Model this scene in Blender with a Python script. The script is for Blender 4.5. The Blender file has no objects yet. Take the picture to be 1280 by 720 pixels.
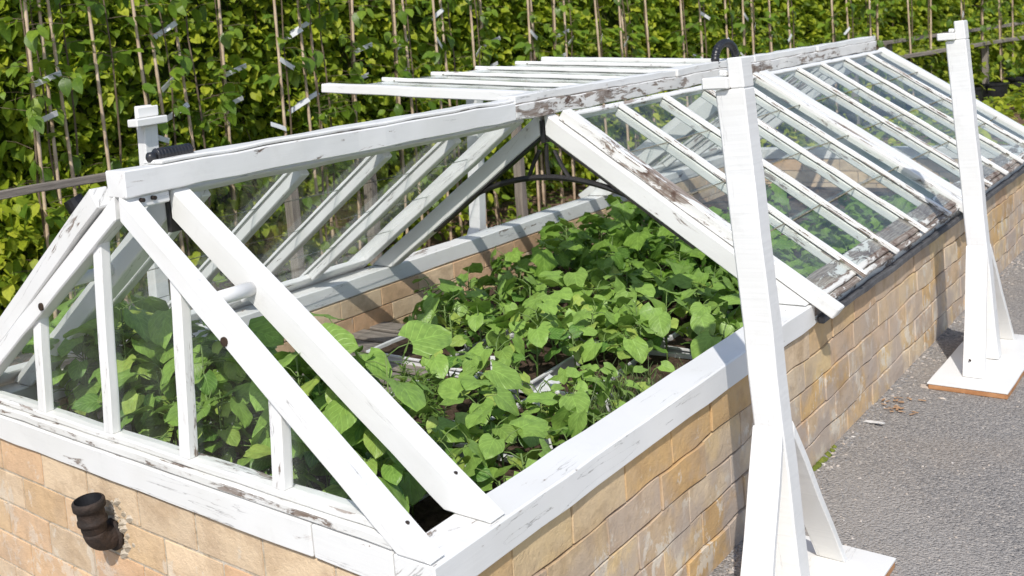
import bpy, bmesh, math, random
import numpy as np
from mathutils import Vector, Matrix, noise
random.seed(7); rng = np.random.default_rng(7)
S = bpy.context.scene; C = S.collection
PI = math.pi; R = math.radians

# ------------------------------------------------------------------ dimensions
W = 2.0254; M = W/2; ZC = 0.6; HC = 0.082; WC = 0.108
K = 0.73; TH = math.atan(K); CO = math.cos(TH); SI = math.sin(TH)
XE = 6.95
SUN_EL = 47.0
SUN_TO = Vector((-.874*math.cos(R(SUN_EL)), -.486*math.cos(R(SUN_EL)), math.sin(R(SUN_EL))))

# ------------------------------------------------------------------ materials
class NT:
    def __init__(s, name):
        s.m = bpy.data.materials.new(name); s.m.use_nodes = True
        s.t = s.m.node_tree; s.t.nodes.clear()
        s.out = s.n('ShaderNodeOutputMaterial')
    def n(s, typ, **kw):
        nd = s.t.nodes.new(typ)
        for k, v in kw.items():
            if k in nd.inputs.keys() if isinstance(k, str) else False: nd.inputs[k].default_value = v
            else: setattr(nd, k, v)
        return nd
    def l(s, a, b): s.t.links.new(a, b)
    def val(s, sock, v):
        if isinstance(v, bpy.types.NodeSocket): s.l(v, sock)
        else: sock.default_value = v
    def noise(s, vec, scale, detail=4, rough=.55, dist=0):
        nd = s.n('ShaderNodeTexNoise'); s.l(vec, nd.inputs['Vector'])
        nd.inputs['Scale'].default_value = scale; nd.inputs['Detail'].default_value = detail
        nd.inputs['Roughness'].default_value = rough; nd.inputs['Distortion'].default_value = dist
        return nd.outputs['Fac']
    def mapping(s, vec, scale=(1,1,1), loc=(0,0,0)):
        nd = s.n('ShaderNodeMapping'); s.l(vec, nd.inputs['Vector'])
        nd.inputs['Scale'].default_value = scale; nd.inputs['Location'].default_value = loc
        return nd.outputs['Vector']
    def ramp(s, fac, stops, interp='LINEAR'):
        nd = s.n('ShaderNodeValToRGB'); s.l(fac, nd.inputs['Fac']); cr = nd.color_ramp; cr.interpolation = interp
        while len(cr.elements) < len(stops): cr.elements.new(.5)
        for e, (p, c) in zip(cr.elements, stops):
            e.position = p; e.color = (c[0], c[1], c[2], 1) if not isinstance(c, (int, float)) else (c, c, c, 1)
        return nd.outputs['Color']
    def step(s, fac, a, b):
        nd = s.n('ShaderNodeMapRange'); nd.interpolation_type = 'SMOOTHSTEP'
        s.val(nd.inputs['Value'], fac); s.val(nd.inputs['From Min'], a); s.val(nd.inputs['From Max'], b)
        return nd.outputs['Result']
    def math(s, op, a, b=0.0):
        nd = s.n('ShaderNodeMath'); nd.operation = op; s.val(nd.inputs[0], a); s.val(nd.inputs[1], b); return nd.outputs[0]
    def mix(s, f, a, b):
        nd = s.n('ShaderNodeMix'); nd.data_type = 'RGBA'
        s.val(nd.inputs[0], f); 
        for sock, v in ((nd.inputs[6], a), (nd.inputs[7], b)):
            if isinstance(v, bpy.types.NodeSocket): s.l(v, sock)
            else: sock.default_value = (v[0], v[1], v[2], 1)
        return nd.outputs[2]
    def bump(s, h, strength, dist=.01, normal=None):
        nd = s.n('ShaderNodeBump'); s.l(h, nd.inputs['Height']); nd.inputs['Strength'].default_value = strength
        nd.inputs['Distance'].default_value = dist
        if normal is not None: s.l(normal, nd.inputs['Normal'])
        return nd.outputs['Normal']
    def pbsdf(s, col, rough=.5, normal=None, spec=.5, metal=0.0):
        nd = s.n('ShaderNodeBsdfPrincipled')
        if isinstance(col, bpy.types.NodeSocket): s.l(col, nd.inputs['Base Color'])
        else: nd.inputs['Base Color'].default_value = (*col, 1)
        s.val(nd.inputs['Roughness'], rough); nd.inputs['Specular IOR Level'].default_value = spec
        nd.inputs['Metallic'].default_value = metal
        if normal is not None: s.l(normal, nd.inputs['Normal'])
        return nd.outputs[0]
    def done(s, sh): s.l(sh, s.out.inputs['Surface']); return s.m
    def tc(s, o): return s.n('ShaderNodeTexCoord').outputs[o]

def mat_paint(name, white=(.82,.82,.80), peel=.0, crack=.4, dirt=.25, grainy=.5, wood=(.20,.15,.115), saw=0.0, wood2=(.36,.32,.29)):
    t = NT(name); uv = t.tc('UV'); ob = t.tc('Object')
    g = t.noise(t.mapping(uv, (3, 55, 1)), 1.0, 6, .6, .3)
    g2 = t.noise(t.mapping(uv, (9, 160, 1)), 1.0, 3, .6)
    big = t.noise(ob, 2.3, 3, .6); med = t.noise(ob, 14, 5, .65)
    base = t.mix(t.step(big, .35, .75), white, (white[0]*.93, white[1]*.925, white[2]*.905))
    # faint grey grime in patches with their own outline
    gm = t.math('MULTIPLY', t.step(med, .56, .78), dirt)
    base = t.mix(gm, base, (.42, .40, .36))
    # hairline cracks along the grain
    cr = t.noise(t.mapping(uv, (.9, 13, 1), (3.1, 7.7, 0)), 1.0, 6, .55, .25)
    cl = t.math('SUBTRACT', 1.0, t.step(t.math('ABSOLUTE', t.math('SUBTRACT', cr, .5)), .0, .0045))
    cmask = t.step(t.noise(t.mapping(uv, (1.6, 5, 1), (11, 2, 0)), 1.0, 3), .53, .58)
    ck = t.math('MULTIPLY', t.math('MULTIPLY', cl, cmask), crack)
    base = t.mix(ck, base, (.10, .085, .07))
    h = t.math('MULTIPLY', g, .35*grainy)
    h = t.math('ADD', h, t.math('MULTIPLY', g2, .2*grainy))
    h = t.math('SUBTRACT', h, t.math('MULTIPLY', ck, .6))
    rough = .42
    if peel > 0:
        pn = t.noise(t.mapping(uv, (7, 26, 1), (1.3, 4, 0)), 1.0, 8, .68, .5)
        pm = t.noise(t.mapping(uv, (1.7, 5, 1), (5, 9, 0)), 1.0, 3, .5)
        s_ = t.math('ADD', t.math('MULTIPLY', pn, .6), t.math('MULTIPLY', pm, .4))
        thr = .66 - .16*peel
        mk = t.step(s_, thr, thr+.012)
        rim = t.math('MULTIPLY', t.step(s_, thr-.03, thr), t.math('SUBTRACT', 1.0, mk))
        wcol = t.mix(t.step(g2, .35, .65), wood, wood2)
        wcol = t.mix(t.step(med, .5, .7), wcol, (.10, .06, .045))
        base = t.mix(t.math('MULTIPLY', rim, .35), base, (.38, .33, .29))
        base = t.mix(mk, base, wcol)
        h = t.math('SUBTRACT', h, t.math('MULTIPLY', mk, .9))
        rough = t.math('ADD', t.math('MULTIPLY', mk, .4), .42)
    if saw > 0:
        wv = t.noise(t.mapping(uv, (75, 2.0, 1)), 1.0, 2, .5)
        h = t.math('ADD', h, t.math('MULTIPLY', wv, saw))
        base = t.mix(t.math('MULTIPLY', t.step(wv, .60, .68), .22*saw), base, (.45,.45,.45))
    return t.done(t.pbsdf(base, rough, t.bump(h, .55, .004), .4))

def mat_simple(name, c1, c2, scale=8, rough=.7, bump=.3, bs=60, metal=0, spec=.4, uvgrain=False):
    t = NT(name); ob = t.tc('UV') if uvgrain else t.tc('Object')
    v = t.mapping(ob, (3, 50, 1)) if uvgrain else ob
    f = t.noise(v, 1.0 if uvgrain else scale, 6, .65)
    f2 = t.noise(v, 4.0 if uvgrain else bs, 4, .6)
    return t.done(t.pbsdf(t.ramp(f, [(.32, c1), (.68, c2)]), rough, t.bump(f2, bump, .006), spec, metal))

def mat_brick(name, cols, lime=.5, grey=.5, zfade=True):
    t = NT(name); ob = t.tc('Object'); isl = t.n('ShaderNodeNewGeometry').outputs['Random Per Island']
    base = t.ramp(isl, [(i/(len(cols)-1), c) for i, c in enumerate(cols)])
    n1 = t.noise(ob, 9, 6, .65); n2 = t.noise(ob, 55, 5, .7); n3 = t.noise(ob, 190, 3, .6)
    base = t.mix(t.math('MULTIPLY', t.step(n1, .42, .68), .45), base, (cols[0][0]*.6, cols[0][1]*.58, cols[0][2]*.6))
    base = t.mix(t.math('MULTIPLY', t.step(n2, .5, .75), .35), base, (.62, .45, .27))
    # vertical lime runs and lichen grey, stronger low down where the wall stays damp
    lr = t.noise(t.mapping(ob, (11, 11, 8), (3, 1, 0)), 1.0, 8, .72, .3)
    z = t.n('ShaderNodeSeparateXYZ'); t.l(ob, z.inputs[0])
    low = t.step(z.outputs['Z'], .62, .12) if zfade else t.math('ADD', 0.3, 0)
    thr = t.math('SUBTRACT', .64, t.math('MULTIPLY', low, .13))
    lm = t.math('MULTIPLY', t.step(lr, thr, t.math('ADD', thr, .05)), lime)
    base = t.mix(lm, base, (.72, .67, .58))
    gm = t.math('MULTIPLY', t.step(t.noise(ob, 5.5, 5, .6), .40, .6), t.math('MULTIPLY', low, grey))
    base = t.mix(gm, base, (.46, .38, .32))
    h = t.math('ADD', t.math('MULTIPLY', n2, .7), t.math('MULTIPLY', n3, .35)); n4 = t.noise(ob, 26, 4, .6); h = t.math('ADD', h, t.math('MULTIPLY', n4, .5))
    return t.done(t.pbsdf(base, .9, t.bump(h, .75, .007), .2))

def mat_leaf(name, cols, trans=.35, vein=.25, rough=.45, glossy=.5, vs=7.0):
    t = NT(name); g = t.n('ShaderNodeNewGeometry'); isl = g.outputs['Random Per Island']
    uv = t.tc('UV'); sp = t.n('ShaderNodeSeparateXYZ'); t.l(uv, sp.inputs[0])
    base = t.ramp(isl, [(i/(len(cols)-1), c) for i, c in enumerate(cols)])
    au = t.math('ABSOLUTE', sp.outputs['X'])
    ph = t.math('MULTIPLY', t.math('SUBTRACT', sp.outputs['Y'], t.math('MULTIPLY', au, .55)), vs)
    fr = t.math('ABSOLUTE', t.math('SUBTRACT', t.math('FRACT', ph), .5))
    vv = t.math('SUBTRACT', 1.0, t.step(fr, .0, .14))
    mid = t.math('SUBTRACT', 1.0, t.step(au, .0, .07))
    vn = t.math('MULTIPLY', t.math('MAXIMUM', vv, mid), vein)
    lite = tuple(min(1, c*1.7+.02) for c in cols[-1])
    base = t.mix(vn, base, lite)
    mo = t.noise(t.tc('Object'), 45, 3, .6)
    base = t.mix(t.math('MULTIPLY', t.step(mo, .4, .7), .3), base, tuple(c*.6 for c in cols[0]))
    p = t.pbsdf(base, rough, t.bump(t.math('SUBTRACT', mo, t.math('MULTIPLY', vn, 1.5)), .35, .004), glossy)
    tr = t.n('ShaderNodeBsdfTranslucent')
    t.l(t.mix(.35, base, (.30, .42, .04)), tr.inputs['Color'])
    ms = t.n('ShaderNodeMixShader'); ms.inputs[0].default_value = trans
    t.l(p, ms.inputs[1]); t.l(tr.outputs[0], ms.inputs[2])
    return t.done(ms.outputs[0])

def mat_glass(name, haze=.05, tint=(.975,.99,.983)):
    t = NT(name)
    tr = t.n('ShaderNodeBsdfTransparent'); tr.inputs[0].default_value = (*tint, 1)
    gl = t.n('ShaderNodeBsdfGlossy'); gl.inputs['Roughness'].default_value = .02
    lw = t.n('ShaderNodeLayerWeight'); lw.inputs['Blend'].default_value = .5
    fr = t.math('ADD', .025, t.math('MULTIPLY', t.math('POWER', lw.outputs['Facing'], 5), .38))
    m1 = t.n('ShaderNodeMixShader'); t.l(fr, m1.inputs[0]); t.l(tr.outputs[0], m1.inputs[1]); t.l(gl.outputs[0], m1.inputs[2])
    df = t.n('ShaderNodeBsdfDiffuse'); df.inputs[0].default_value = (.55,.58,.55,1)
    ob = t.tc('Object'); spk = t.step(t.noise(ob, 70, 4, .7), .68, .74); mist = t.step(t.noise(ob, 3.5, 5, .65), .3, .8)
    f = t.math('ADD', t.math('MULTIPLY', spk, .35), t.math('MULTIPLY', mist, haze*2))
    m2 = t.n('ShaderNodeMixShader'); t.l(f, m2.inputs[0]); t.l(m1.outputs[0], m2.inputs[1]); t.l(df.outputs[0], m2.inputs[2])
    return t.done(m2.outputs[0])

MP = dict(
 fresh = mat_paint('fresh white paint', (.80,.80,.79), 0, .25, .16, .55),
 saw   = mat_paint('rough sawn white paint', (.79,.79,.785), 0, .2, .18, .6, saw=.45),
 paint = mat_paint('white paint', (.78,.78,.77), .2, .55, .12, .5),
 sill  = mat_paint('sill paint', (.79,.79,.78), .34, .5, .15, .6),
 worn  = mat_paint('worn white paint', (.77,.77,.75), .62, 1, .35, .8),
 peel  = mat_paint('peeling white paint', (.76,.75,.73), .80, 1, .5, 1.0),
 rot   = mat_paint('badly peeled paint', (.72,.71,.67), 1.22, 1, .8, 1.2, wood=(.16,.12,.10), wood2=(.34,.30,.26)),
 edge  = mat_simple('orange cut plywood edge', (.38,.17,.07), (.55,.30,.15), 14, .8, .4),
 iron  = mat_simple('black iron', (.012,.012,.013), (.035,.03,.028), 20, .5, .3, spec=.5),
 rubber= mat_simple('black ribbed rubber', (.01,.01,.012), (.03,.03,.034), 20, .35, .2, spec=.6),
 castiron = mat_simple('rusty cast iron', (.012,.010,.009), (.055,.035,.026), 22, .75, .8, 90, spec=.4),
 felt  = mat_simple('grey black roofing strip', (.05,.05,.055), (.13,.13,.135), 18, .7, .5),
 weather = mat_simple('weathered grey wood', (.13,.11,.095), (.34,.30,.26), 6, .9, .7, uvgrain=True),
 cane  = mat_simple('bamboo cane', (.38,.27,.18), (.66,.52,.38), 9, .6, .2),
 stem  = mat_simple('leaf stem', (.10,.17,.04), (.20,.28,.08), 9, .6, .2),
 wood  = mat_simple('woody stem', (.10,.07,.045), (.20,.15,.10), 9, .8, .5),
 soil  = mat_simple('dark compost', (.03,.02,.014), (.13,.09,.065), 26, .98, 1.0, 120, spec=.1),
 earth = mat_simple('dry brown earth', (.10,.06,.04), (.24,.16,.11), 12, .98, 1.0, 80, spec=.1),
 plastic = mat_simple('white plastic', (.62,.63,.63), (.8,.8,.8), 12, .4, .1, spec=.5),
 pot   = mat_simple('black plastic pot', (.008,.008,.01), (.025,.025,.028), 9, .45, .15),
 mortar= mat_simple('crumbling lime mortar', (.05,.035,.025), (.26,.20,.15), 30, .98, 1.0, 90, spec=.1),
 gmortar= mat_simple('pale lime mortar', (.36,.29,.20), (.62,.56,.47), 30, .98, 1.0, 90, spec=.1),
 moss  = mat_simple('moss', (.08,.12,.02), (.22,.24,.05), 40, .95, 1.0, 150, spec=.1),
 hole  = mat_simple('dark rusty hole', (.02,.014,.01), (.06,.035,.02), 30, .9, .5),
 straw = mat_simple('dry leaf', (.30,.17,.09), (.5,.33,.2), 30, .9, .5),
)
BR_NEAR = mat_brick('ochre stone brick', [(.52,.34,.17), (.72,.48,.22), (.58,.44,.32), (.78,.58,.30), (.50,.38,.28), (.74,.60,.42), (.60,.38,.22)], .7, .9)
BR_GABLE = mat_brick('buff brick', [(.62,.43,.25), (.76,.57,.36), (.66,.42,.25), (.82,.63,.42), (.62,.48,.33)], .45, .25)
LF = dict(  # leaves

 hedge = mat_leaf('sunlit hedge leaf', [(.10,.18,.016), (.28,.38,.028), (.44,.53,.035), (.62,.66,.06), (.22,.33,.028)], .5, .12, .5, .35),
 sap   = mat_leaf('sapling leaf', [(.07,.15,.015), (.13,.24,.022), (.20,.32,.028), (.30,.42,.04)], .42, .2, .38, .5),
 bean  = mat_leaf('bean leaf', [(.06,.16,.03), (.17,.32,.055), (.27,.44,.085), (.37,.53,.12), (.12,.25,.04), (.46,.56,.12), (.23,.40,.07)], .26, .42, .42, .5, 5),
 bold  = mat_leaf('squash leaf', [(.08,.17,.025), (.14,.28,.04), (.22,.38,.055), (.31,.47,.08)], .33, .30, .5, .4, 5),
 herb  = mat_leaf('fine leaf', [(.09,.18,.03), (.15,.26,.045), (.20,.30,.06)], .3, .15, .5, .4),
 grass = mat_leaf('thin grass leaf', [(.10,.17,.05), (.16,.24,.08), (.20,.27,.11)], .3, .05, .5, .4),
 low   = mat_leaf('weed leaf', [(.05,.10,.02), (.10,.17,.03), (.16,.22,.05)], .3, .1, .6, .3),
)
GL = mat_glass('horticultural glass', .055, (.98,.995,.988)); GLG = mat_glass('gable glass', .02, (.98,.99,.985))

# ------------------------------------------------------------------ mesh builder
class MB:
    def __init__(s): s.v = []; s.f = []; s.uv = []; s.n = 0; s.mi = []
    def raw(s, verts, faces, uvs=None, mi=0):
        o = s.n; s.v.extend([tuple(p) for p in verts]); s.n += len(verts)
        for k, f in enumerate(faces):
            s.f.append([i+o for i in f]); s.mi.append(mi)
            s.uv.extend(uvs[k] if uvs else [(0, 0)]*len(f))
        return s
    def piece(s, verts, faces, axis=(1,0,0), bev=.004, jit=.0016, seg=.13, mi=0, freq=2.2):
        bm = bmesh.new(); vs = [bm.verts.new(v) for v in verts]
        for f in faces: bm.faces.new([vs[i] for i in f])
        bmesh.ops.recalc_face_normals(bm, faces=bm.faces)
        if bev > 0: bmesh.ops.bevel(bm, geom=list(bm.edges), offset=bev, segments=1, profile=.5, affect='EDGES', clamp_overlap=True)
        a = Vector(axis).normalized()
        if jit > 0:
            ds = [v.co.dot(a) for v in bm.verts]; lo, hi = min(ds), max(ds); k = int((hi-lo)/seg)
            for i in range(1, k):
                d = lo+(hi-lo)*i/k
                bmesh.ops.bisect_plane(bm, geom=list(bm.verts)+list(bm.edges)+list(bm.faces), plane_co=a*d, plane_no=a)
            for v in bm.verts:
                q = v.co*freq; v.co += Vector((noise.noise(q*3), noise.noise(q*3+Vector((9,3,1))), noise.noise(q*3+Vector((2,7,5)))))*jit*2
        ro = random.random()*20
        bm.verts.index_update(); fs = []; uvs = []
        for f in bm.faces:
            n = f.normal; b = n.cross(a)
            if b.length < .15: b = n.orthogonal()
            b.normalize(); aa = a if abs(n.dot(a)) < .9 else n.cross(b)
            fs.append([v.index for v in f.verts]); uvs.append([(v.co.dot(aa)+ro, v.co.dot(b)+ro*.37) for v in f.verts])
        s.raw([v.co[:] for v in bm.verts], fs, uvs, mi); bm.free(); return s
    def box(s, x0, x1, y0, y1, z0, z1, axis=(1,0,0), mat=None, **k):
        vs = [Vector((x, y, z)) for x in (x0, x1) for y in (y0, y1) for z in (z0, z1)]
        if mat is not None: vs = [mat @ v for v in vs]; axis = mat.to_3x3() @ Vector(axis)
        return s.piece(vs, [(0,1,3,2), (4,6,7,5), (0,4,5,1), (2,3,7,6), (0,2,6,4), (1,5,7,3)], axis, **k)
    def prism(s, poly, x0, x1, axis, **k):     # polygon in y,z extruded along x
        n = len(poly); vs = [(x0, y, z) for y, z in poly]+[(x1, y, z) for y, z in poly]
        fs = [tuple(range(n)), tuple(range(2*n-1, n-1, -1))]+[(i, (i+1) % n, n+(i+1) % n, n+i) for i in range(n)]
        return s.piece(vs, fs, axis, **k)
    def beam(s, p0, p1, w, h, up=(0,0,1), w1=None, **k):
        p0 = Vector(p0); p1 = Vector(p1); a = (p1-p0).normalized(); sd = a.cross(Vector(up)).normalized(); u = sd.cross(a)
        w1 = w if w1 is None else w1; vs = []
        for p, ww in ((p0, w), (p1, w1)):
            for i, j in ((-1,-1), (1,-1), (1,1), (-1,1)): vs.append(p+sd*i*ww/2+u*j*h/2)
        return s.piece(vs, [(0,1,2,3), (7,6,5,4), (0,4,5,1), (1,5,6,2), (2,6,7,3), (3,7,4,0)], a, **k)
    def tube(s, pts, rad, seg=8, cap=True, mi=0):
        pts = [Vector(p) for p in pts]; n = len(pts); rad = rad if hasattr(rad, '__len__') else [rad]*n
        o = []; nrm = None; L = 0
        vs = []
        for i, p in enumerate(pts):
            t = (pts[min(i+1, n-1)]-pts[max(i-1, 0)])
            t = t.normalized() if t.length > 1e-9 else Vector((0,0,1))
            if nrm is None: nrm = t.orthogonal().normalized()
            nrm = (nrm-t*nrm.dot(t)); nrm = nrm.normalized() if nrm.length > 1e-6 else t.orthogonal().normalized()
            b = t.cross(nrm)
            for k in range(seg):
                an = 2*PI*k/seg; vs.append(p+(nrm*math.cos(an)+b*math.sin(an))*rad[i])
        fs = []; uvs = []
        for i in range(n-1):
            for k in range(seg):
                k2 = (k+1) % seg; fs.append((i*seg+k, i*seg+k2, (i+1)*seg+k2, (i+1)*seg+k)); uvs.append([(i*.05, k/seg*.1)]*4)
        if cap:
            fs.append(tuple(range(seg-1, -1, -1))); uvs.append([(0,0)]*seg)
            fs.append(tuple((n-1)*seg+k for k in range(seg))); uvs.append([(0,0)]*seg)
        return s.raw(vs, fs, uvs, mi)
    def build(s, name, mats, parent=None, smooth=False):
        me = bpy.data.meshes.new(name); me.from_pydata(s.v, [], s.f)
        ul = me.uv_layers.new(name='UVMap'); ul.data.foreach_set('uv', np.array(s.uv, dtype=np.float32).ravel())
        if not isinstance(mats, (list, tuple)): mats = [mats]
        for m in mats: me.materials.append(m)
        if len(mats) > 1: me.polygons.foreach_set('material_index', s.mi)
        if smooth: me.polygons.foreach_set('use_smooth', [True]*len(me.polygons))
        me.update(); o = bpy.data.objects.new(name, me); C.objects.link(o)
        if parent is not None: o.parent = parent
        return o

def tag(o, label=None, cat=None, group=None, kind=None):
    if label: o['label'] = label
    if cat: o['category'] = cat
    if group: o['group'] = group
    if kind: o['kind'] = kind
    return o
def empty(name, loc=(0,0,0), rot=(0,0,0), **k):
    o = bpy.data.objects.new(name, None); C.objects.link(o); o.location = loc; o.rotation_euler = rot; o.empty_display_size = .1
    return tag(o, **k)
def copy_tree(root, loc, rot, label=None, group=None, scale=None):
    r = root.copy(); C.objects.link(r); r.location = loc; r.rotation_euler = rot
    if scale is not None: r.scale = (scale,)*3
    if label: r['label'] = label
    if group: r['group'] = group
    for ch in [c for c in KIDS[root.name]]:
        c = ch.copy(); C.objects.link(c); c.parent = r
    return r
KIDS = {}

# leaves ---------------------------------------------------------------
def leaf_patch(nu, nv, prof, fold=.25, droop=.5, wave=.06, seed=0):
    """unit leaf: base at 0, tip towards +X, width along Y; returns verts, faces, uvs"""
    r = random.Random(seed); vs = []; st = []
    for i in range(nu+1):
        u = i/nu; w, back = prof(u)
        for j in range(-nv, nv+1):
            v = j/nv; y = v*w; x = u-back*abs(v)**1.6
            z = fold*abs(y)-droop*u*u*.5-.35*droop*abs(y)**2*2+wave*math.sin(u*9+v*4+seed)*abs(v)
            vs.append((x, y, z)); st.append((v, u))
    fs = []; uvs = []; m = 2*nv+1
    for i in range(nu):
        for j in range(m-1):
            q = (i*m+j, (i+1)*m+j, (i+1)*m+j+1, i*m+j+1); fs.append(q); uvs.append([st[k] for k in q])
    return np.array(vs), fs, uvs
def heart(u):   # wide cordate leaf
    w = .50*math.sin(PI*min(1, (u*.93+.07))**.72)**.62 if u < 1 else .0
    return max(w, .004), .17*(1-u)**3
def ovate(u): return max(.36*math.sin(PI*(u*.96+.02)**.75)**.9, .004), .05*(1-u)
def lobed(u): return max(.52*math.sin(PI*(u*.94+.04)**.75)**.7*(1+.22*math.sin(u*17)), .01), .15*(1-u)**2
def lance(u): return max(.11*math.sin(PI*(u*.96+.02)**.8), .003), 0
class LB:
    """fast leaf collector"""
    def __init__(s): s.V = []; s.F = []; s.U = []; s.n = 0
    def add(s, leaf, pos, rot, scale):
        v, f, u = leaf; s.V.append((v*scale) @ rot.T+np.asarray(pos)); s.F.append(np.array(f)+s.n); s.n += len(v); s.U.append(u)
    def build(s, name, mat, parent=None, smooth=True):
        V = np.concatenate(s.V); F = np.concatenate(s.F); U = np.array([q for u in s.U for q in u], dtype=np.float32)
        me = bpy.data.meshes.new(name); me.vertices.add(len(V)); me.vertices.foreach_set('co', V.astype(np.float32).ravel())
        k = F.shape[1]; me.loops.add(F.size); me.loops.foreach_set('vertex_index', F.astype(np.int32).ravel())
        me.polygons.add(len(F)); me.polygons.foreach_set('loop_start', np.arange(0, F.size, k, dtype=np.int32))
        me.uv_layers.new(name='UVMap').data.foreach_set('uv', U.ravel()); me.materials.append(mat)
        me.polygons.foreach_set('use_smooth', [smooth]*len(F))
        me.update(calc_edges=True); me.validate()
        o = bpy.data.objects.new(name, me); C.objects.link(o)
        if parent is not None: o.parent = parent
        return o
def rotm(yaw, pitch, roll=0):
    """leaf +X axis turned to yaw, lifted by pitch, rolled about itself"""
    cy, sy, cp, sp, cr, sr = math.cos(yaw), math.sin(yaw), math.cos(pitch), math.sin(pitch), math.cos(roll), math.sin(roll)
    Rz = np.array([[cy,-sy,0],[sy,cy,0],[0,0,1]]); Ry = np.array([[cp,0,-sp],[0,1,0],[sp,0,cp]]); Rx = np.array([[1,0,0],[0,cr,-sr],[0,sr,cr]])
    return Rz @ Ry @ Rx
HEARTS = [leaf_patch(7, 3, heart, .18+.1*random.random(), .35+.5*random.random(), .05, i) for i in range(6)]
LOBES = [leaf_patch(9, 3, lobed, .2, .5+.4*random.random(), .08, i) for i in range(4)]
OVALS = [leaf_patch(5, 1, ovate, .25, .4+.4*random.random(), .03, i) for i in range(4)]
OVALS2 = [leaf_patch(5, 2, ovate, .2, .4+.5*random.random(), .05, i) for i in range(4)]
LANCE = [leaf_patch(3, 1, lance, .3, .4, 0, i) for i in range(2)]

# ================================================================== SETTING
def sheet(name, x0, x1, y0, y1, z, nx, ny, amp, freq, mat, label=None, kind='structure', edge=True):
    mb = MB(); vs = []
    for i in range(nx+1):
        for j in range(ny+1):
            x = x0+(x1-x0)*i/nx; y = y0+(y1-y0)*j/ny
            n = noise.noise(Vector((x*freq, y*freq, 3)))+.5*noise.noise(Vector((x*freq*2.7, y*freq*2.7, 8)))
            if edge and (i in (0, nx) or j in (0, ny)): n = 0
            vs.append((x, y, z+n*amp))
    fs = [(i*(ny+1)+j, (i+1)*(ny+1)+j, (i+1)*(ny+1)+j+1, i*(ny+1)+j+1) for i in range(nx) for j in range(ny)]
    mb.raw(vs, fs); o = mb.build(name, mat, smooth=True); return tag(o, label, kind=kind)

t = NT('grey gravel path'); ob = t.tc('Object')
vo = t.n('ShaderNodeTexVoronoi'); t.l(ob, vo.inputs['Vector']); vo.inputs['Scale'].default_value = 115
vo2 = t.n('ShaderNodeTexVoronoi'); t.l(ob, vo2.inputs['Vector']); vo2.inputs['Scale'].default_value = 240
g1 = t.ramp(vo.outputs['Color'], [(.05, (.13,.128,.13)), (.45, (.28,.268,.258)), (.75, (.40,.37,.34)), (.97, (.58,.53,.47))])
g2 = t.ramp(vo2.outputs['Color'], [(.1, (.16,.15,.145)), (.8, (.43,.405,.38))])
gc = t.mix(.45, g1, g2)
gc = t.mix(t.math('MULTIPLY', t.step(t.noise(ob, 1.6, 6, .65), .42, .68), .45), gc, (.36, .31, .26))
gc = t.mix(t.math('MULTIPLY', t.step(t.noise(ob, .8, 4, .6), .5, .7), .35), gc, (.42, .41, .40))
gh = t.math('ADD', t.math('MULTIPLY', vo.outputs['Distance'], -1.0), t.math('MULTIPLY', vo2.outputs['Distance'], -.5))
GRAVEL = t.done(t.pbsdf(gc, .92, t.bump(gh, .8, .01), .2))
mb = MB(); mb.raw([(-60,-60,0), (160,-60,0), (160,160,0), (-60,160,0)], [(0,1,2,3)]); tag(mb.build('gravel_ground', GRAVEL), kind='structure')
sheet('soil_bed', -3, 26, W+.05, 6.2, .012, 220, 40, .012, 2.1, MP['earth'])

sheet('soil_bed', 7.3, 26, -.6, W+.045, .012, 120, 40, .012, 2.1, MP['earth'])
# ================================================================== COLD FRAME
cf = empty('cold_frame', (0,0,0), label='white timber cold frame with gabled end on low yellow brick walls', cat='cold frame')

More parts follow.
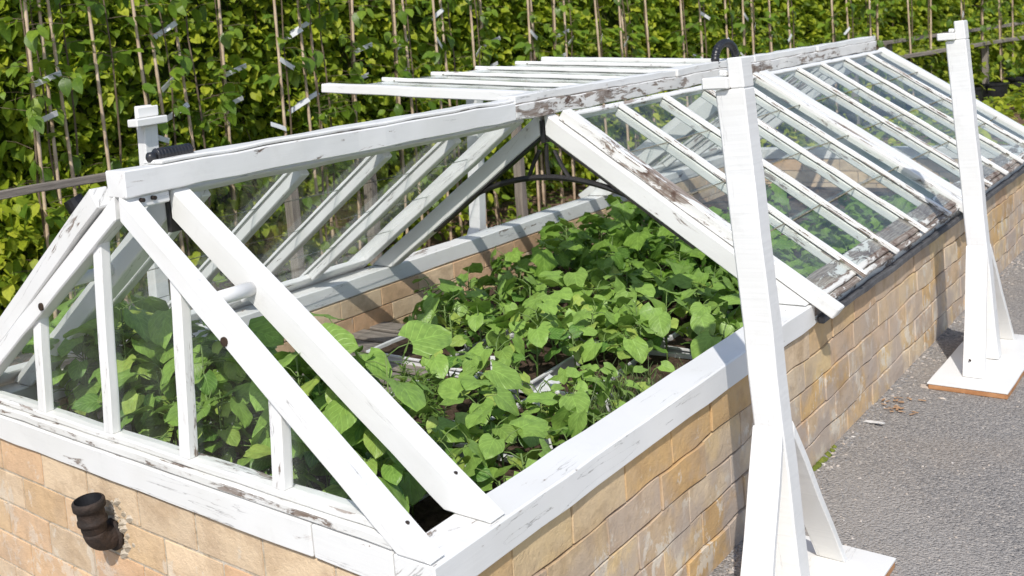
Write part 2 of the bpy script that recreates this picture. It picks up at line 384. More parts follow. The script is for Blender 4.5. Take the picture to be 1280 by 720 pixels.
def brick_wall(name, mat, mort, path, n_in, length, zt, courses, bl, seed, jitter, back, gap=.007, lime=None, depth=.012):
    """path(u) -> point on the outer face, n_in the outward normal; z measured down from zt"""
    r = random.Random(seed); mb = MB(); out = Vector(n_in)
    ch = courses[0] if isinstance(courses, tuple) else zt/courses; nc = int(math.ceil(zt/ch))
    for c in range(nc):
        z1 = zt-c*ch; z0 = max(z1-ch, -.01)
        u = -bl*((c % 2)*.5+r.uniform(-.1, .1)*jitter*6)
        while u < length:
            b = bl*(r.uniform(1-.25*jitter*8, 1+.3*jitter*8) if jitter else 1); b = max(.1, b)
            a0, a1 = max(u, 0), min(u+b, length); u += b
            if a1-a0 < .03: continue
            g = gap/2; pts = []; nseg = max(3, int((a1-a0)/.035)); nz = 3
            wv = lambda uu, zz: noise.noise(Vector((uu*7+seed, zz*7, c*3.1)))*jitter*.15
            sk = lambda uu, ci=c: (noise.noise(Vector((uu*2.3, ci*5+seed, 0)))+.5*noise.noise(Vector((uu*7.3, ci*5+seed, 4))))*jitter*.22
            for i in range(nseg): uu = a0+g+(a1-a0-2*g)*i/nseg; pts.append((uu, z0+g+sk(uu)+wv(uu, z0)*.5))
            for i in range(nz): zz = z0+g+(z1-z0-2*g)*i/nz; f_ = i/nz; pts.append((a1-g+wv(a1, zz), zz+sk(a1)*(1-f_)+(sk(a1, c-1) if c else 0)*f_))
            for i in range(nseg): uu = a1-g-(a1-a0-2*g)*i/nseg; pts.append((uu, z1-g+(sk(uu, c-1) if c else 0)+wv(uu, z1)*.5))
            for i in range(nz): zz = z1-g-(z1-z0-2*g)*i/nz; f_ = 1-i/nz; pts.append((a0+g+wv(a0, zz), zz+sk(a0)*(1-f_)+(sk(a0, c-1) if c else 0)*f_))
            n = len(pts); cu = (a0+a1)/2; cz = (z0+z1)/2; pr = r.uniform(-.004, .004)*jitter*12
            def P3(uu, zz, d): return path(uu)+Vector((0,0,zz))+out*d
            ring = lambda k, d, dj: [P3(cu+(uu-cu)*k, cz+(zz-cz)*(1-(1-k)*2.0 if k > .9 else k), d+r.uniform(-dj, dj)) for uu, zz in pts]
            vs = ring(1, -depth, 0)+ring(1, -.003+pr, .0008)+ring(.991, pr, .0003)+ring(.5, pr+.0004, 0)+[P3(cu, cz, pr+.0015)]
            fs = []
            for q in range(3):
                for i in range(n): j = (i+1) % n; fs.append((q*n+i, q*n+j, (q+1)*n+j, (q+1)*n+i))
            for i in range(n): fs.append((3*n+i, 3*n+(i+1) % n, 4*n))
            mb.raw(vs, fs)
    wall = mb.build(name, mat, cf, smooth=False)
    return wall

V = Vector
BW0 = .014    # brick face sits just inside the timber sill
near = brick_wall('brick_wall', BR_NEAR, None, lambda u: V((u, BW0, 0)), (0,-1,0), XE, ZC-HC-.004, (.106,), .29, 3, .06, None, depth=.02, gap=.007)
gabl = brick_wall('brick_wall', BR_GABLE, None, lambda u: V((BW0, W-u, 0)), (-1,0,0), W, ZC-HC-.004, (.112,), .245, 11, .018, None, gap=.009, depth=.012)
fari = brick_wall('brick_wall', BR_GABLE, None, lambda u: V((XE-u, W-WC-.004+.002, 0)), (0,-1,0), XE, ZC-HC-.004, (.09,), .30, 5, .012, None, gap=.006, depth=.012)
endi = brick_wall('brick_wall', BR_GABLE, None, lambda u: V((XE-WC, W-u, 0)), (-1,0,0), W, ZC-HC-.004, (.09,), .26, 8, .012, None, gap=.006, depth=.012)
for o, l_ in ((near, 'rough ochre brick side wall with lime patches'), (gabl, 'neat buff brick end wall under the glazed gable'), (fari, 'clean buff brick inner face of the back wall'), (endi, 'buff brick inner face of the far end wall')): o['label'] = l_
mb = MB()
zt = ZC-HC-.003
mb.box(.02, XE, BW0+.015, .104, -.02, zt, bev=0, jit=.0015, seg=.1)
mb.build('mortar_core', MP['mortar'], cf)
mb = MB()
mb.box(BW0+.004, .12, .11, W-.02, -.02, zt, axis=(0,1,0), bev=0, jit=0)
mb.box(.02, XE, W-WC+.008, W-.015, -.02, zt, bev=0, jit=0)
mb.box(XE-WC+.008, XE-.005, .11, W-.02, -.02, zt, axis=(0,1,0), bev=0, jit=0)
mb.build('mortar_core', MP['gmortar'], cf)

# sill timbers
mb = MB(); mb.box(0, 2.31, 0, WC, ZC-HC, ZC, jit=.0016); mb.build('sill_beam', MP['sill'], cf)
mb = MB(); mb.box(2.312, XE, 0.002, WC, ZC-HC, ZC, jit=.002); mb.build('sill_beam', MP['worn'], cf)
mb = MB(); mb.box(-.0, XE, W-WC, W, ZC-HC, ZC, jit=.0016); mb.build('sill_beam', MP['sill'], cf)
mb = MB(); mb.box(XE-WC, XE, WC+.002, W-WC-.002, ZC-HC, ZC, axis=(0,1,0)); mb.build('sill_beam', MP['sill'], cf)
mb = MB()   # front fascia in two boards, butted near the corner like the photo
mb.box(0.001, .10, .112, .345, ZC-HC, ZC, axis=(0,1,0)); mb.box(0.0, .10, .349, W-WC-.004, ZC-HC, ZC, axis=(0,1,0))
mb.build('fascia_board', MP['sill'], cf)
mb = MB(); mb.box(.012, XE, -.024, -.006, .522, .536, jit=.001); mb2 = mb
mb = MB(); mb.box(2.33, XE+.02, -.026, -.002, .520, .546, jit=.0022); mb.build('drip_strip', MP['felt'], cf)

# gable rafters and main rafters
def lean(o, k=.062):      # the old gable has settled back a little towards its top
    for v in o.data.vertices: v.co.x += max(0, v.co.z-ZC)*k
    return o
def rafter(name, x0, x1, d, m, side, y_foot=.004, y_top=M-.011, **k):
    dv = d/CO
    pts = [(y_foot, ZC+K*y_foot+.001), (y_top, ZC+K*y_top), (y_top, ZC+K*y_top-dv), (max(dv/K, .01), ZC+.002)]
    if y_foot < 0: pts = [(y_foot, ZC+.004), (y_top, ZC+K*y_top), (y_top, ZC+K*y_top-dv), (dv/K, ZC+.004)]
    if side > 0: pts = [(W-y, z) for y, z in pts]; ax = (0, -CO, SI)
    else: ax = (0, CO, SI)
    mb = MB(); mb.prism(pts, x0, x1, ax, **k); return mb.build(name, m, cf)
for side in (-1, 1):
    lean(rafter('gable_rafter', -.004, .050, .055, MP['paint'], side))
    rafter('rafter', .216, .278, .076, MP['fresh' if side < 0 else 'paint'], side, y_foot=.004)
    o = rafter('rafter', 2.238, 2.31, .076, MP['paint'], side)
    rafter('rafter', 4.44, 4.52, .085, MP['paint'], side)
    rafter('gable_rafter', XE-.07, XE, .062, MP['paint'], side)
# extra weathered batten strip on the middle rafter
pts = [(.0, ZC+.0), (.0, ZC+.02), (.96, ZC+K*.96+.02), (.96, ZC+K*.96)]

# ridge
mb = MB(); mb.box(.045, 1.98, M-.042, M+.042, 1.325, 1.398, jit=.0022); mb.build('ridge_beam', MP['sill'], cf)
mb = MB(); mb.box(1.984, XE, M-.038, M+.042, 1.322, 1.386, jit=.004, seg=.06); mb.build('ridge_beam', MP['peel'], cf)
mb = MB(); mb.box(.06, .205, M-.030, M+.03, 1.290, 1.324); mb.build('ridge_block', MP['paint'], cf)
caps = [(.185, 1.98, 0, .012, 'paint'), (2.0, 3.5, .010, .034, 'paint'), (3.52, 4.55, .006, .038, 'sill'), (4.58, 5.65, .012, .036, 'sill'), (5.67, XE+.01, .006, .034, 'sill')]
for a, b, off, th, mm in caps:
    mb = MB(); mb.box(a, b, M-.036+off, M+.05+off, 1.400 if a < 1 else 1.388, (1.400 if a < 1 else 1.388)+th, jit=.003, seg=.08); mb.build('ridge_capping', MP[mm], cf)

# gable glazing
mb = MB()
mb.prism([(0,0)]*0 or [(0.11, ZC+.004), (W-.11, ZC+.004), (W-.11, ZC+.03), (0.11, ZC+.03)], .002, .075, (0,1,0), jit=.0022, seg=.08)
mb.prism([(0.12, ZC+.032), (W-.12, ZC+.032), (W-.13, ZC+.052), (0.13, ZC+.052)], .012, .066, (0,1,0), jit=.0018, seg=.08)
mb.build('window_sill', MP['worn'], cf)
for y in (.455, .80, 1.14, 1.487):
    zt_ = ZC+K*(y if y < M else W-y)-.062/CO
    zf = lambda q: ZC+K*(q if q < M else W-q)-.040/CO
    mb = MB(); mb.prism([(y-.020, ZC+.05), (y+.020, ZC+.05), (y+.020, zf(y+.020)), (y-.020, zf(y-.020))], .010, .046, (0,0,1), jit=.0016, seg=.1)
    lean(mb.build('mullion', MP['sill'], cf))
edges = [.10, .455, .80, 1.14, 1.487, W-.10]
for a, b in zip(edges[:-1], edges[1:]):
    top = lambda y: ZC+K*(y if y < M else W-y)-.045/CO
    poly = [(a, ZC+.045), (b, ZC+.045), (b, max(top(b), ZC+.05))]
    if a < M < b: poly.append((M, top(M)))
    poly.append((a, max(top(a), ZC+.05)))
    mb = MB(); mb.prism(poly, .036, .039, (0,1,0), bev=0, jit=0); lean(mb.build('glass_pane', GLG, cf))
for y in (.70, W-.70):
    zc_ = ZC+K*.70-.045
    mb = MB(); mb.tube([(.05, y, zc_), (.225, y, zc_)], .019, 14); mb.build('spacer_dowel', MP['paint'], cf, smooth=True)
for y in (.60, W-.60):
    mb = MB(); z_ = ZC+K*.60-.05; x_ = (z_-ZC)*.062; mb.tube([(x_-.0075, y, z_), (x_+.002, y, z_)], .012, 12); mb.build('bolt_hole', MP['hole'], cf)
for x in (.10, .14):
    mb = MB(); mb.tube([(x, M-.046, 1.312), (x, M-.030, 1.312)], .006, 8); mb.build('screw', MP['castiron'], cf)
for x, y in ((.03, .085), (.25, .115)):
    mb = MB(); z_ = ZC+K*y; mb.tube([(x, y, z_-.004), (x, y-.001, z_+.0025)], .005, 8); mb.build('screw', MP['castiron'], cf)

# iron plates and arch brace
for x0, zlo in ((.212, 1.20), (2.234, 1.205)):
    mb = MB(); mb.box(x0, x0+.07, M-.009, M+.009, zlo, 1.30, axis=(0,0,1), bev=.001, jit=0); mb.build('ridge_plate', MP['iron'], cf)
mb = MB(); X2 = 2.262
dv = .076/CO
for sgn in (-1, 1):
    y1 = .40
    mb.beam((X2, M+sgn*(M-y1), ZC+K*y1-dv-.006), (X2, M+sgn*.01, ZC+K*(M-.01)-dv-.006), .04, .010, bev=.001, jit=0)
pts = []
for i in range(25):
    a = -1+2*i/24; y = M+a*.52; z = .90+.155*(1-abs(a)**2.0)
    pts.append((X2, y, z))
mb.tube(pts, .013, 8)
for a, b in (((M, 1.055), (M-.0, 1.20)), ((M-.10, 1.045), (M-.035, 1.17)), ((M+.10, 1.045), (M+.035, 1.17)), ((M-.50, .905), (M-.56, .875)), ((M+.50, .905), (M+.56, .875))):
    mb.tube([(X2, *a), (X2, (a[0]+b[0])/2+.004, (a[1]+b[1])/2), (X2, *b)], .009, 6)
for sgn in (-1, 1): mb.tube([(X2-.02, M+sgn*.575, .862), (X2+.03, M+sgn*.575, .862)], .016, 10)
mb.build('arch_brace', MP['iron'], cf, smooth=False)

# lifting hoops on the ridge
def ribbed(pts, r0, n=90):
    P = [Vector(p) for p in pts]; L = [0]
    for a, b in zip(P[:-1], P[1:]): L.append(L[-1]+(b-a).length)
    out = []; rr = []
    for i in range(n+1):
        s_ = L[-1]*i/n; k = max(j for j in range(len(L)) if L[j] <= s_+1e-9); k = min(k, len(P)-2)
        q = P[k].lerp(P[k+1], (s_-L[k])/(L[k+1]-L[k])); out.append(q); rr.append(r0*(1+.10*math.sin(i*1.6)))
    return out, rr
arc = [(4.19+.145*math.cos(a), M-.01, 1.43+.092*math.sin(a)) for a in np.linspace(PI*1.02, -.02*PI, 20)]
arc = [(arc[0][0]+.005, M-.01, 1.395)]+arc+[(arc[-1][0]-.005, M-.01, 1.395)]
p_, r_ = ribbed(arc, .021); mb = MB(); mb.tube(p_, r_, 12); mb.build('lifting_hoop', MP['rubber'], cf, smooth=True)['label'] = 'upright black ribbed hoop near the front prop'
p_, r_ = ribbed([(.205, M+.02, 1.420), (.33, M+.02, 1.420)], .019, 40); mb = MB(); mb.tube(p_, r_, 14)
mb.tube([(.175, M+.02, 1.417), (.182, M+.02, 1.417), (.198, M+.02, 1.417), (.205, M+.02, 1.417)], [.006, .015, .015, .01], 12)
mb.build('lifting_hoop', MP['rubber'], cf, smooth=True)['label'] = 'black ribbed hoop lying flat at the front of the ridge'

# cast iron elbow on the end wall
py = 1.16; mb = MB(); pc = V((-.056, py, .418)); tilt = V((-.08, .05, 1)).normalized()
prof = [(.0, .034), (.006, .037), (.022, .037), (.026, .044), (.034, .044), (.038, .040), (.066, .040), (.070, .048), (.088, .048), (.092, .045), (.0925, .040)]
mb.tube([pc+tilt*(h-.03) for h, r in prof], [r for h, r in prof], 24, cap=False)
bend = []
for i in range(9):
    a = PI/2*i/8; bend.append(pc-tilt*.03+V((.045*(1-math.cos(a)), 0, -.036*math.sin(a))))
bend.append(V((.03, py, bend[-1].z)))
mb.tube(bend, [.035]*9+[.036], 20)
mb.tube([(0.0, py, bend[-1].z), (.012, py, bend[-1].z)], .046, 20)
mb.build('pipe_elbow', MP['castiron'], cf, smooth=True)['label'] = 'rusty cast iron pipe elbow sticking out of the end wall, open end up'
mb = MB(); mb.tube([pc+tilt*h for h in (.0612, .05, .03, .005, .0049)], [.0398, .038, .034, .032, .001], 24, cap=False); mb.build('pipe_mouth', MP['pot'], cf)  # lining coloured black to paint in the shade inside the open pipe
mb = MB(); r = random.Random(4)
for i in range(46):
    a = r.uniform(0, 2*PI); d = r.uniform(.02, .085); y = py+math.cos(a)*d-.015; z = .368+math.sin(a)*d*1.0; q = r.uniform(.006, .017)
    mb.tube([(BW0-.003, y, z), (BW0+.002, y+q*.2, z+q*.2), (BW0+.012, y, z)], [q*.9, q*1.3, q*1.5], 6)
mb.build('mortar_patch', MP['gmortar'], cf)

# ================================================================== SASHES
def sash(name, loc, rot, width, length, nb, mats, label, seed, bar_x=None, stile=.06, sth=.046, glass=GL, group=None):
    root = empty(name, loc, rot, label=label, cat='glazed sash', group=group); r = random.Random(seed); T = .046
    ms, mbar, mrail = mats
    for u0, u1 in ((0, stile), (width-stile, width)):
        mb = MB(); mb.box(u0, u1, 0, length, 0, sth, axis=(0,1,0), jit=.0018); mb.build('stile', ms, root)
    mb = MB(); mb.box(stile+.001, width-stile-.001, length-.034, length-.004, .002, T-.010); mb.build('top_rail', ms, root)
    mb = MB(); mb.box(stile+.001, width-stile-.001, .075, .165, .0, .024, jit=.003, seg=.06)
    mb.box(stile+.001, width-stile-.001, .050, .073, .0, .016, jit=.003, seg=.06); mb.build('bottom_rail', mrail, root)
    xs = bar_x or [width*(i+1)/(nb+1) for i in range(nb)]
    for x in xs:
        mb = MB(); dx = r.uniform(-.004, .004)
        mb.box(x-.021, x+.021, .166, length-.036, -.014, .022, axis=(0,1,0), jit=.0012)
        mb.box(x-.012, x+.012, .045, length-.030, .0245, .046, axis=(0,1,0), jit=.0018, seg=.08)
        for s_ in (-1, 1):
            mb.box(min(x+s_*.0122, x+s_*.0158), max(x+s_*.0122, x+s_*.0158), .13, length-.036, .030, .0345, axis=(0,1,0), bev=0, jit=.0016, seg=.05, mi=1)
            mb.box(min(x+s_*.016, x+s_*.024), max(x+s_*.016, x+s_*.024), .15, length-.036, .0302, .0355, axis=(0,1,0), bev=0, jit=.0012, seg=.05)
        mb.build('glazing_bar', [mbar, LAPDIRT], root)
    cuts = [stile-.006]+xs+[width-stile+.006]
    for a, b in zip(cuts[:-1], cuts[1:]):
        mb = MB(); y = .10; L = length-.02; n = 4; st = (L-y)/n; lap = .018
        a_ = a+.004 if a != cuts[0] else a; b_ = b-.004 if b != cuts[-1] else b
        for k in range(n):
            y0 = y+k*st; y1 = min(y0+st+lap, L); j = r.uniform(-.004, .004)
            z0, z1 = .0295, .0255
            vs = [(a_, y0+j, z0-.0025), (b_, y0-j, z0-.0025), (b_, y1, z1-.0025), (a_, y1, z1-.0025), (a_, y0+j, z0), (b_, y0-j, z0), (b_, y1, z1), (a_, y1, z1)]
            mb.raw(vs, [(3,2,1,0), (4,5,6,7), (0,1,5,4), (2,3,7,6), (1,2,6,5), (3,0,4,7)], mi=0)
            if k: # dark line of dirt caught in the lap
                mb.raw([(a_, y0+j-.0022, z0+.0006), (b_, y0-j-.0022, z0+.0006), (b_, y0-j+.0036, z0+.0008), (a_, y0+j+.0036, z0+.0008)], [(0,1,2,3)], mi=1)
        mb.build('glass_pane', [glass, LAPDIRT], root)
    return root
LAPDIRT = mat_simple('dirt in the glass lap', (.09,.08,.055), (.25,.23,.17), 40, .9, .3)
def near_loc(x, y=-.068, lift=.006): return (x, y, ZC+K*y+lift)
LEN = 1.265
sn = [None]*6
sash('roof_sash', near_loc(2.268), (TH, 0, 0), 2.17, LEN, 4, (MP['worn'], MP['worn'], MP['rot']),
     'weathered near side sash with peeling bottom rail, between the two white props', 1, [.472, .922, 1.402, 1.84])
sash('roof_sash', near_loc(4.475), (TH, 0, 0), 2.455, LEN, 4, (MP['paint'], MP['worn'], MP['rot']),
     'closed near side sash at the far right end of the frame with wide white stile', 2, [.565, 1.01, 1.50, 2.01], stile=.10)
fl = lambda x, w_: (x+w_, W+.068, ZC-K*.068+.006)
sash('roof_sash', fl(.024, 2.176), (TH, 0, PI), 2.176, LEN, 4, (MP['paint'], MP['paint'], MP['paint']),
     'closed back slope sash at the gabled front end, seen from inside under the ridge', 3, [.45, .89, 1.33, 1.77], sth=.064)
sash('roof_sash', fl(4.49, 2.44), (TH, 0, PI), 2.44, LEN, 4, (MP['paint'], MP['worn'], MP['worn']),
     'closed back slope sash at the far end, seen through the near glass', 4)
sash('roof_sash', (2.29+2.22, 2.304, 1.474), (R(-4.8), 0, PI), 2.22, 1.27, 4, (MP['fresh'], MP['paint'], MP['paint']),
     'back sash propped up level behind the ridge beam, with open bed below', 5)

# ================================================================== PROPS
def prop(loc, rot, label, lx=(-.055, .05), head=True, pw=.076):
    root = empty('prop_stand', loc, rot, label=label, cat='prop stand', group='white wooden props beside the cold frame')
    m, ms = MP['fresh'], MP['saw']
    def py(z): return -.259+.062*z            # the post leans a little towards the frame (+y)
    mb = MB(); mb.beam((0, py(.03), .032), (0, py(1.46), 1.46), pw, .074, up=(1,0,0), jit=.0012); 
    vs = mb.build('post', ms, root)
    if head: mb = MB(); mb.beam((0, py(1.46)-.019, 1.461), (0, py(1.545)-.019, 1.545), .038, .070, up=(1,0,0)); mb.build('post_head', ms, root)
    lo_, hi_ = lx
    mb = MB(); mb.box(lo_, hi_, py(1.46)-.002, py(1.46)+.066, 1.4615, 1.494); mb.build('ledge', m, root)
    if head: mb = MB(); mb.box(lo_*.8, hi_*.6, py(1.49)+.002, py(1.49)+.022, 1.495, 1.54 if lx[1] > .06 else 1.512); mb.build('stop_board', m, root)
    for s in (-1, 1):
        mb = MB(); z1 = .545; y0, y1 = py(.03), py(z1)
        a = V((s*.335, y0, .032)); b = V((s*.040, y1, z1)); d = .022
        w = .039
        pts = [a+V((0,-w,0)), a+V((0,w,0)), a+V((s*-.026,w,0)), a+V((s*-.026,-w,0)), b+V((0,-w,0)), b+V((0,w,0)), b+V((0,w,-.045)), b+V((0,-w,-.045))]
        mb.piece(pts, [(0,1,2,3), (4,5,6,7), (0,1,5,4), (2,3,7,6), (1,2,6,5), (3,0,4,7)], (b-a), bev=.002)
        mb.build('brace', m if s < 0 else ms, root)
    for z_, x_ in ((.50, -.052), (.46, -.081), (.10, -.308)):
        mb = MB(); mb.tube([(x_+.006, py(z_)+.012, z_-.004), (x_-.004, py(z_)+.012, z_+.002)], .0045, 8); mb.build('screw', MP['castiron'], root)
    mb = MB(); mb.box(-.47, .42, -.40, -.115, .024, .031, bev=.001); mb.build('base_top', m, root)
    mb = MB(); mb.box(-.468, .418, -.398, -.117, .0, .0235, jit=.0015); mb.build('base_board', MP['edge'], root)
    return root
p1 = prop((1.236, 0, 0), (0, 0, 0), 'tall white prop stand in the foreground, its top overlapping the ridge beside the black hoop')
KIDS[p1.name] = list(p1.children)
copy_tree(p1, (3.768, 0, 0), (0, 0, 0), 'white prop stand at the right, standing on a base board with orange edges')
prop((1.09, W+.02, -.022), (0, 0, PI), 'white prop stand behind the ridge at left, only its T shaped head showing', (-.065, .10), True, .056)
prop((3.55, W+.03, 0), (0, 0, PI), 'white prop stand behind the open section, holding up the raised sash', (-.09, .10), False)

# ================================================================== INSIDE THE FRAME
so = sheet('frame_soil', .105, XE-.11, .105, W-.11, .30, 260, 80, .018, 7.0, MP['soil'])
mb = MB(); r = random.Random(5)
for k in range(420):
    x = r.uniform(.15, 6.7); y = r.uniform(.13, 1.88); q = r.uniform(.004, .013)
    z = .30+.018*(noise.noise(Vector((x*7, y*7, 3)))+.5*noise.noise(Vector((x*18.9, y*18.9, 8))))
    mb.tube([(x, y, z-q*.5), (x+q*.2, y, z+q*.4), (x+q*.3, y+q*.2, z+q*.9)], [q*.8, q, q*.4], 5)
tag(mb.build('soil_clods', MP['earth']), 'scattered brown crumbs of soil on the bed inside the frame', 'soil', kind='stuff')
# slatted bench on the soil
sl = empty('slatted_bench', (1.45, 1.55, .33), (0, 0, R(2)), label='weathered grey slatted wooden bench between the back wall and the bean plants', cat='bench')
for k in range(9):
    x = -.62+k*.155
    mb = MB(); mb.box(x, x+.115, -.42, .35, .0, .016, axis=(0,1,0), jit=.003, seg=.1); mb.build('slat', MP['weather'], sl)
mb = MB()
for y in (-.34, .27): mb.box(-.64, .76, y, y+.05, -.03, -.002)
mb.build('bearer', MP['weather'], sl)

# seed trays
def tray():
    root = empty('seed_tray', label='white plastic seed tray under the bean plants', cat='tray', group='white seed trays in the bed')
    mb = MB(); a, b, h, tt = .27, .18, .055, .004
    for x0, x1, y0, y1 in ((-a, a, -b, -b+tt), (-a, a, b-tt, b), (-a, -a+tt, -b+tt+.001, b-tt-.001), (a-tt, a, -b+tt+.001, b-tt-.001)):
        mb.box(x0, x1, y0, y1, 0, h, bev=.001, jit=.001)
    mb.box(-a-.009, a+.009, -b-.009, -b-.001, h-.008, h+.001, bev=.001, jit=.001); mb.box(-a-.009, a+.009, b+.001, b+.009, h-.008, h+.001, bev=.001, jit=.001)
    mb.box(-a-.009, -a-.001, -b, b, h-.008, h+.001, axis=(0,1,0), bev=.001, jit=.001); mb.box(a+.001, a+.009, -b, b, h-.008, h+.001, axis=(0,1,0), bev=.001, jit=.001)
    mb.build('tray_shell', MP['plastic'], root)
    mb = MB(); vs = []
    for i in range(15):
        for j in range(11):
            x = -a+.006+(2*a-.012)*i/14; y = -b+.006+(2*b-.012)*j/10; vs.append((x, y, .042+.006*noise.noise(V((x*30, y*30, 1)))))
    mb.raw(vs, [(i*11+j, (i+1)*11+j, (i+1)*11+j+1, i*11+j+1) for i in range(14) for j in range(10)]); mb.build('compost', MP['soil'], root, smooth=True)
    return root
tr0 = tray(); KIDS[tr0.name] = list(tr0.children); tr0.location = (1.32, .98, .325)
trays = [(1.32, .98, .01), (1.30, .52, -.06), (1.93, .98, .03), (1.93, .38, .08), (.72, .36, .0), (.74, .80, .05), (2.55, .40, -.03), (1.95, 1.42, 0)]
for i, (x, y, a) in enumerate(trays):
    if i == 0: tr0.rotation_euler = (0, 0, a)
    else: copy_tree(tr0, (x, y, .325), (R(random.uniform(-1, 1)), R(random.uniform(-1.5, 1.5)), a))

# plants ---------------------------------------------------------------
def stem_to(mb, p, q, r0=.0028, r1=.0018, sag=.0):
    p = V(p); q = V(q); mb.tube([p, p.lerp(q, .5)+V((0, 0, sag)), q], [r0, (r0+r1)/2, r1], 5)
def bean(seed, h, size, nleaf=5, leaves=HEARTS, mat='bean'):
    r = random.Random(seed); root = empty('bean_plant'); lb = LB(); mb = MB()
    top = V((r.uniform(-.03, .03), r.uniform(-.03, .03), h)); stem_to(mb, (0,0,0), top, .0036, .0026)
    for k in range(nleaf):
        f = 1-.5*k/nleaf if k > 1 else 1.0; b = V((0,0,0)).lerp(top, f*r.uniform(.9, 1))
        ya = k*2.4+r.uniform(-.5, .5)+seed; d = r.uniform(.03, .09)*(size/.11); e = b+V((math.cos(ya)*d, math.sin(ya)*d, r.uniform(.0, .045)))
        stem_to(mb, b, e, .002, .0014, .008)
        L = size*r.uniform(.6, 1.15)*(1 if k < 3 else .75)
        lb.add(leaves[r.randrange(len(leaves))], e, rotm(ya+r.uniform(-.5, .5), r.uniform(-.95, .25), r.uniform(-.6, .6)), L)
    lb.build('foliage', LF[mat], root); mb.build('stem', MP['stem'], root, smooth=True)
    KIDS[root.name] = list(root.children); return root
def scatter(protos, spots, label, cat, group, name, z, smin=.85, smax=1.2, seed=0):
    r = random.Random(seed); used = set()
    for i, sp in enumerate(spots):
        x, y = sp[:2]; zz = sp[2] if len(sp) > 2 else z; k = r.randrange(len(protos)); p = protos[k]
        rz = r.uniform(0, 2*PI); sc = r.uniform(smin, smax)
        if k not in used:
            used.add(k); o = p; o.location = (x, y, zz); o.rotation_euler = (0, 0, rz); o.scale = (sc,)*3
            o.name = name; tag(o, label, cat, group)
        else:
            o = p.copy(); C.objects.link(o); o.location = (x, y, zz); o.rotation_euler = (0, 0, rz); o.scale = (sc,)*3
            for ch in PK[id(p)]:
                c = ch.copy(); C.objects.link(c); c.parent = o
            tag(o, label, cat, group)
    for k, p in enumerate(protos):
        if k not in used:
            for ch in list(PK[id(p)]): bpy.data.objects.remove(ch)
            bpy.data.objects.remove(p)
PK = {}
def protos(fn, seeds, *a, **k):
    out = []
    for s_ in seeds:
        p = fn(s_, *a, **k); PK[id(p)] = KIDS[p.name]; out.append(p)
    return out
def poisson(regions, n, dmin, seed, avoid=()):
    r = random.Random(seed); pts = []; tries = 0
    while len(pts) < n and tries < n*80:
        tries += 1; x0, x1, y0, y1 = r.choice(regions); x = r.uniform(x0, x1); y = r.uniform(y0, y1)
        if any(a[0] < x < a[1] and a[2] < y < a[3] for a in avoid): continue
        if all((x-a)**2+(y-b)**2 > dmin**2 for a, b in pts): pts.append((x, y))
    return pts
# beans in the open middle
bp = protos(bean, range(10, 22), .18, .088, 8)
sp = poisson([(.50, 1.2, .20, .66), (1.2, 2.6, .66, 1.25), (1.7, 2.9, .5, 1.2), (1.95, 2.6, 1.2, 1.60), (2.0, 3.0, .21, .6), (1.5, 1.9, 1.2, 1.42)], 104, .096, 3, avoid=[(1.0, 1.72, 1.0, 1.9), (1.0, 1.25, .8, 1.3), (1.18, 1.62, .14, .50), (1.36, 1.6, .50, .70)])
scatter(bp, sp, 'young bean plant with broad heart shaped leaves in the open bed', 'bean plant', 'bean plants in the open bed', 'bean_plant', .345, .85, 1.2, 1)
bs = protos(bean, range(60, 66), .10, .06, 5)
sp = poisson([(1.16, 1.66, .20, .62)], 26, .075, 15)
scatter(bs, sp, 'small bean seedling in the tray beside the near sill', 'bean plant', 'small bean seedlings beside the near sill', 'bean_plant', .36, .8, 1.2, 11)
bs = protos(bean, range(70, 75), .34, .10, 13)
sp = [(.27+.05*(i % 3), .42+i*.085) for i in range(16)]
scatter(bs, sp, 'mid height bean plant close behind the gable glass', 'bean plant', 'mid height bean plants close behind the gable glass', 'bean_plant', .31, .7, 1.25, 12)
# taller, darker clump against the gable glass
bt = protos(bean, range(30, 36), .58, .125, 20, HEARTS, 'bean')
sp = poisson([(.30, .54, .40, 1.78)], 32, .095, 5)
sp = [p for p in sp if not (p[1] < .85 and p[0] > .5)]
scatter(bt, sp, 'tall leafy bean plant pressed behind the gable glass', 'bean plant', 'tall bean plants behind the gable glass', 'bean_plant', .31, .6, 1.0, 2)
# bold leafy greens further in
sq = protos(bean, range(40, 47), .25, .095, 14, LOBES, 'bold')
sp = poisson([(2.65, 4.1, 1.0, 1.68), (2.9, 3.7, .55, 1.1)], 50, .12, 6)
scatter(sq, sp, 'leafy green plant with scalloped leaves in the middle of the bed', 'vegetable plant', 'leafy greens in the middle of the bed', 'leafy_plant', .31, .8, 1.35, 3)
sq2 = protos(bean, range(50, 55), .17, .10, 13, LOBES, 'bold')
sp = poisson([(2.9, 5.4, .16, .72)], 46, .11, 7)+[(4.9, 1.05), (5.4, 1.25), (5.2, .5), (5.6, .8), (4.2, 1.65), (5.7, .4), (6.1, .5)]
scatter(sq2, sp, 'low leafy plant under the closed near side glass', 'vegetable plant', 'low leafy plants under the closed glass', 'leafy_plant', .31, .75, 1.2, 4)
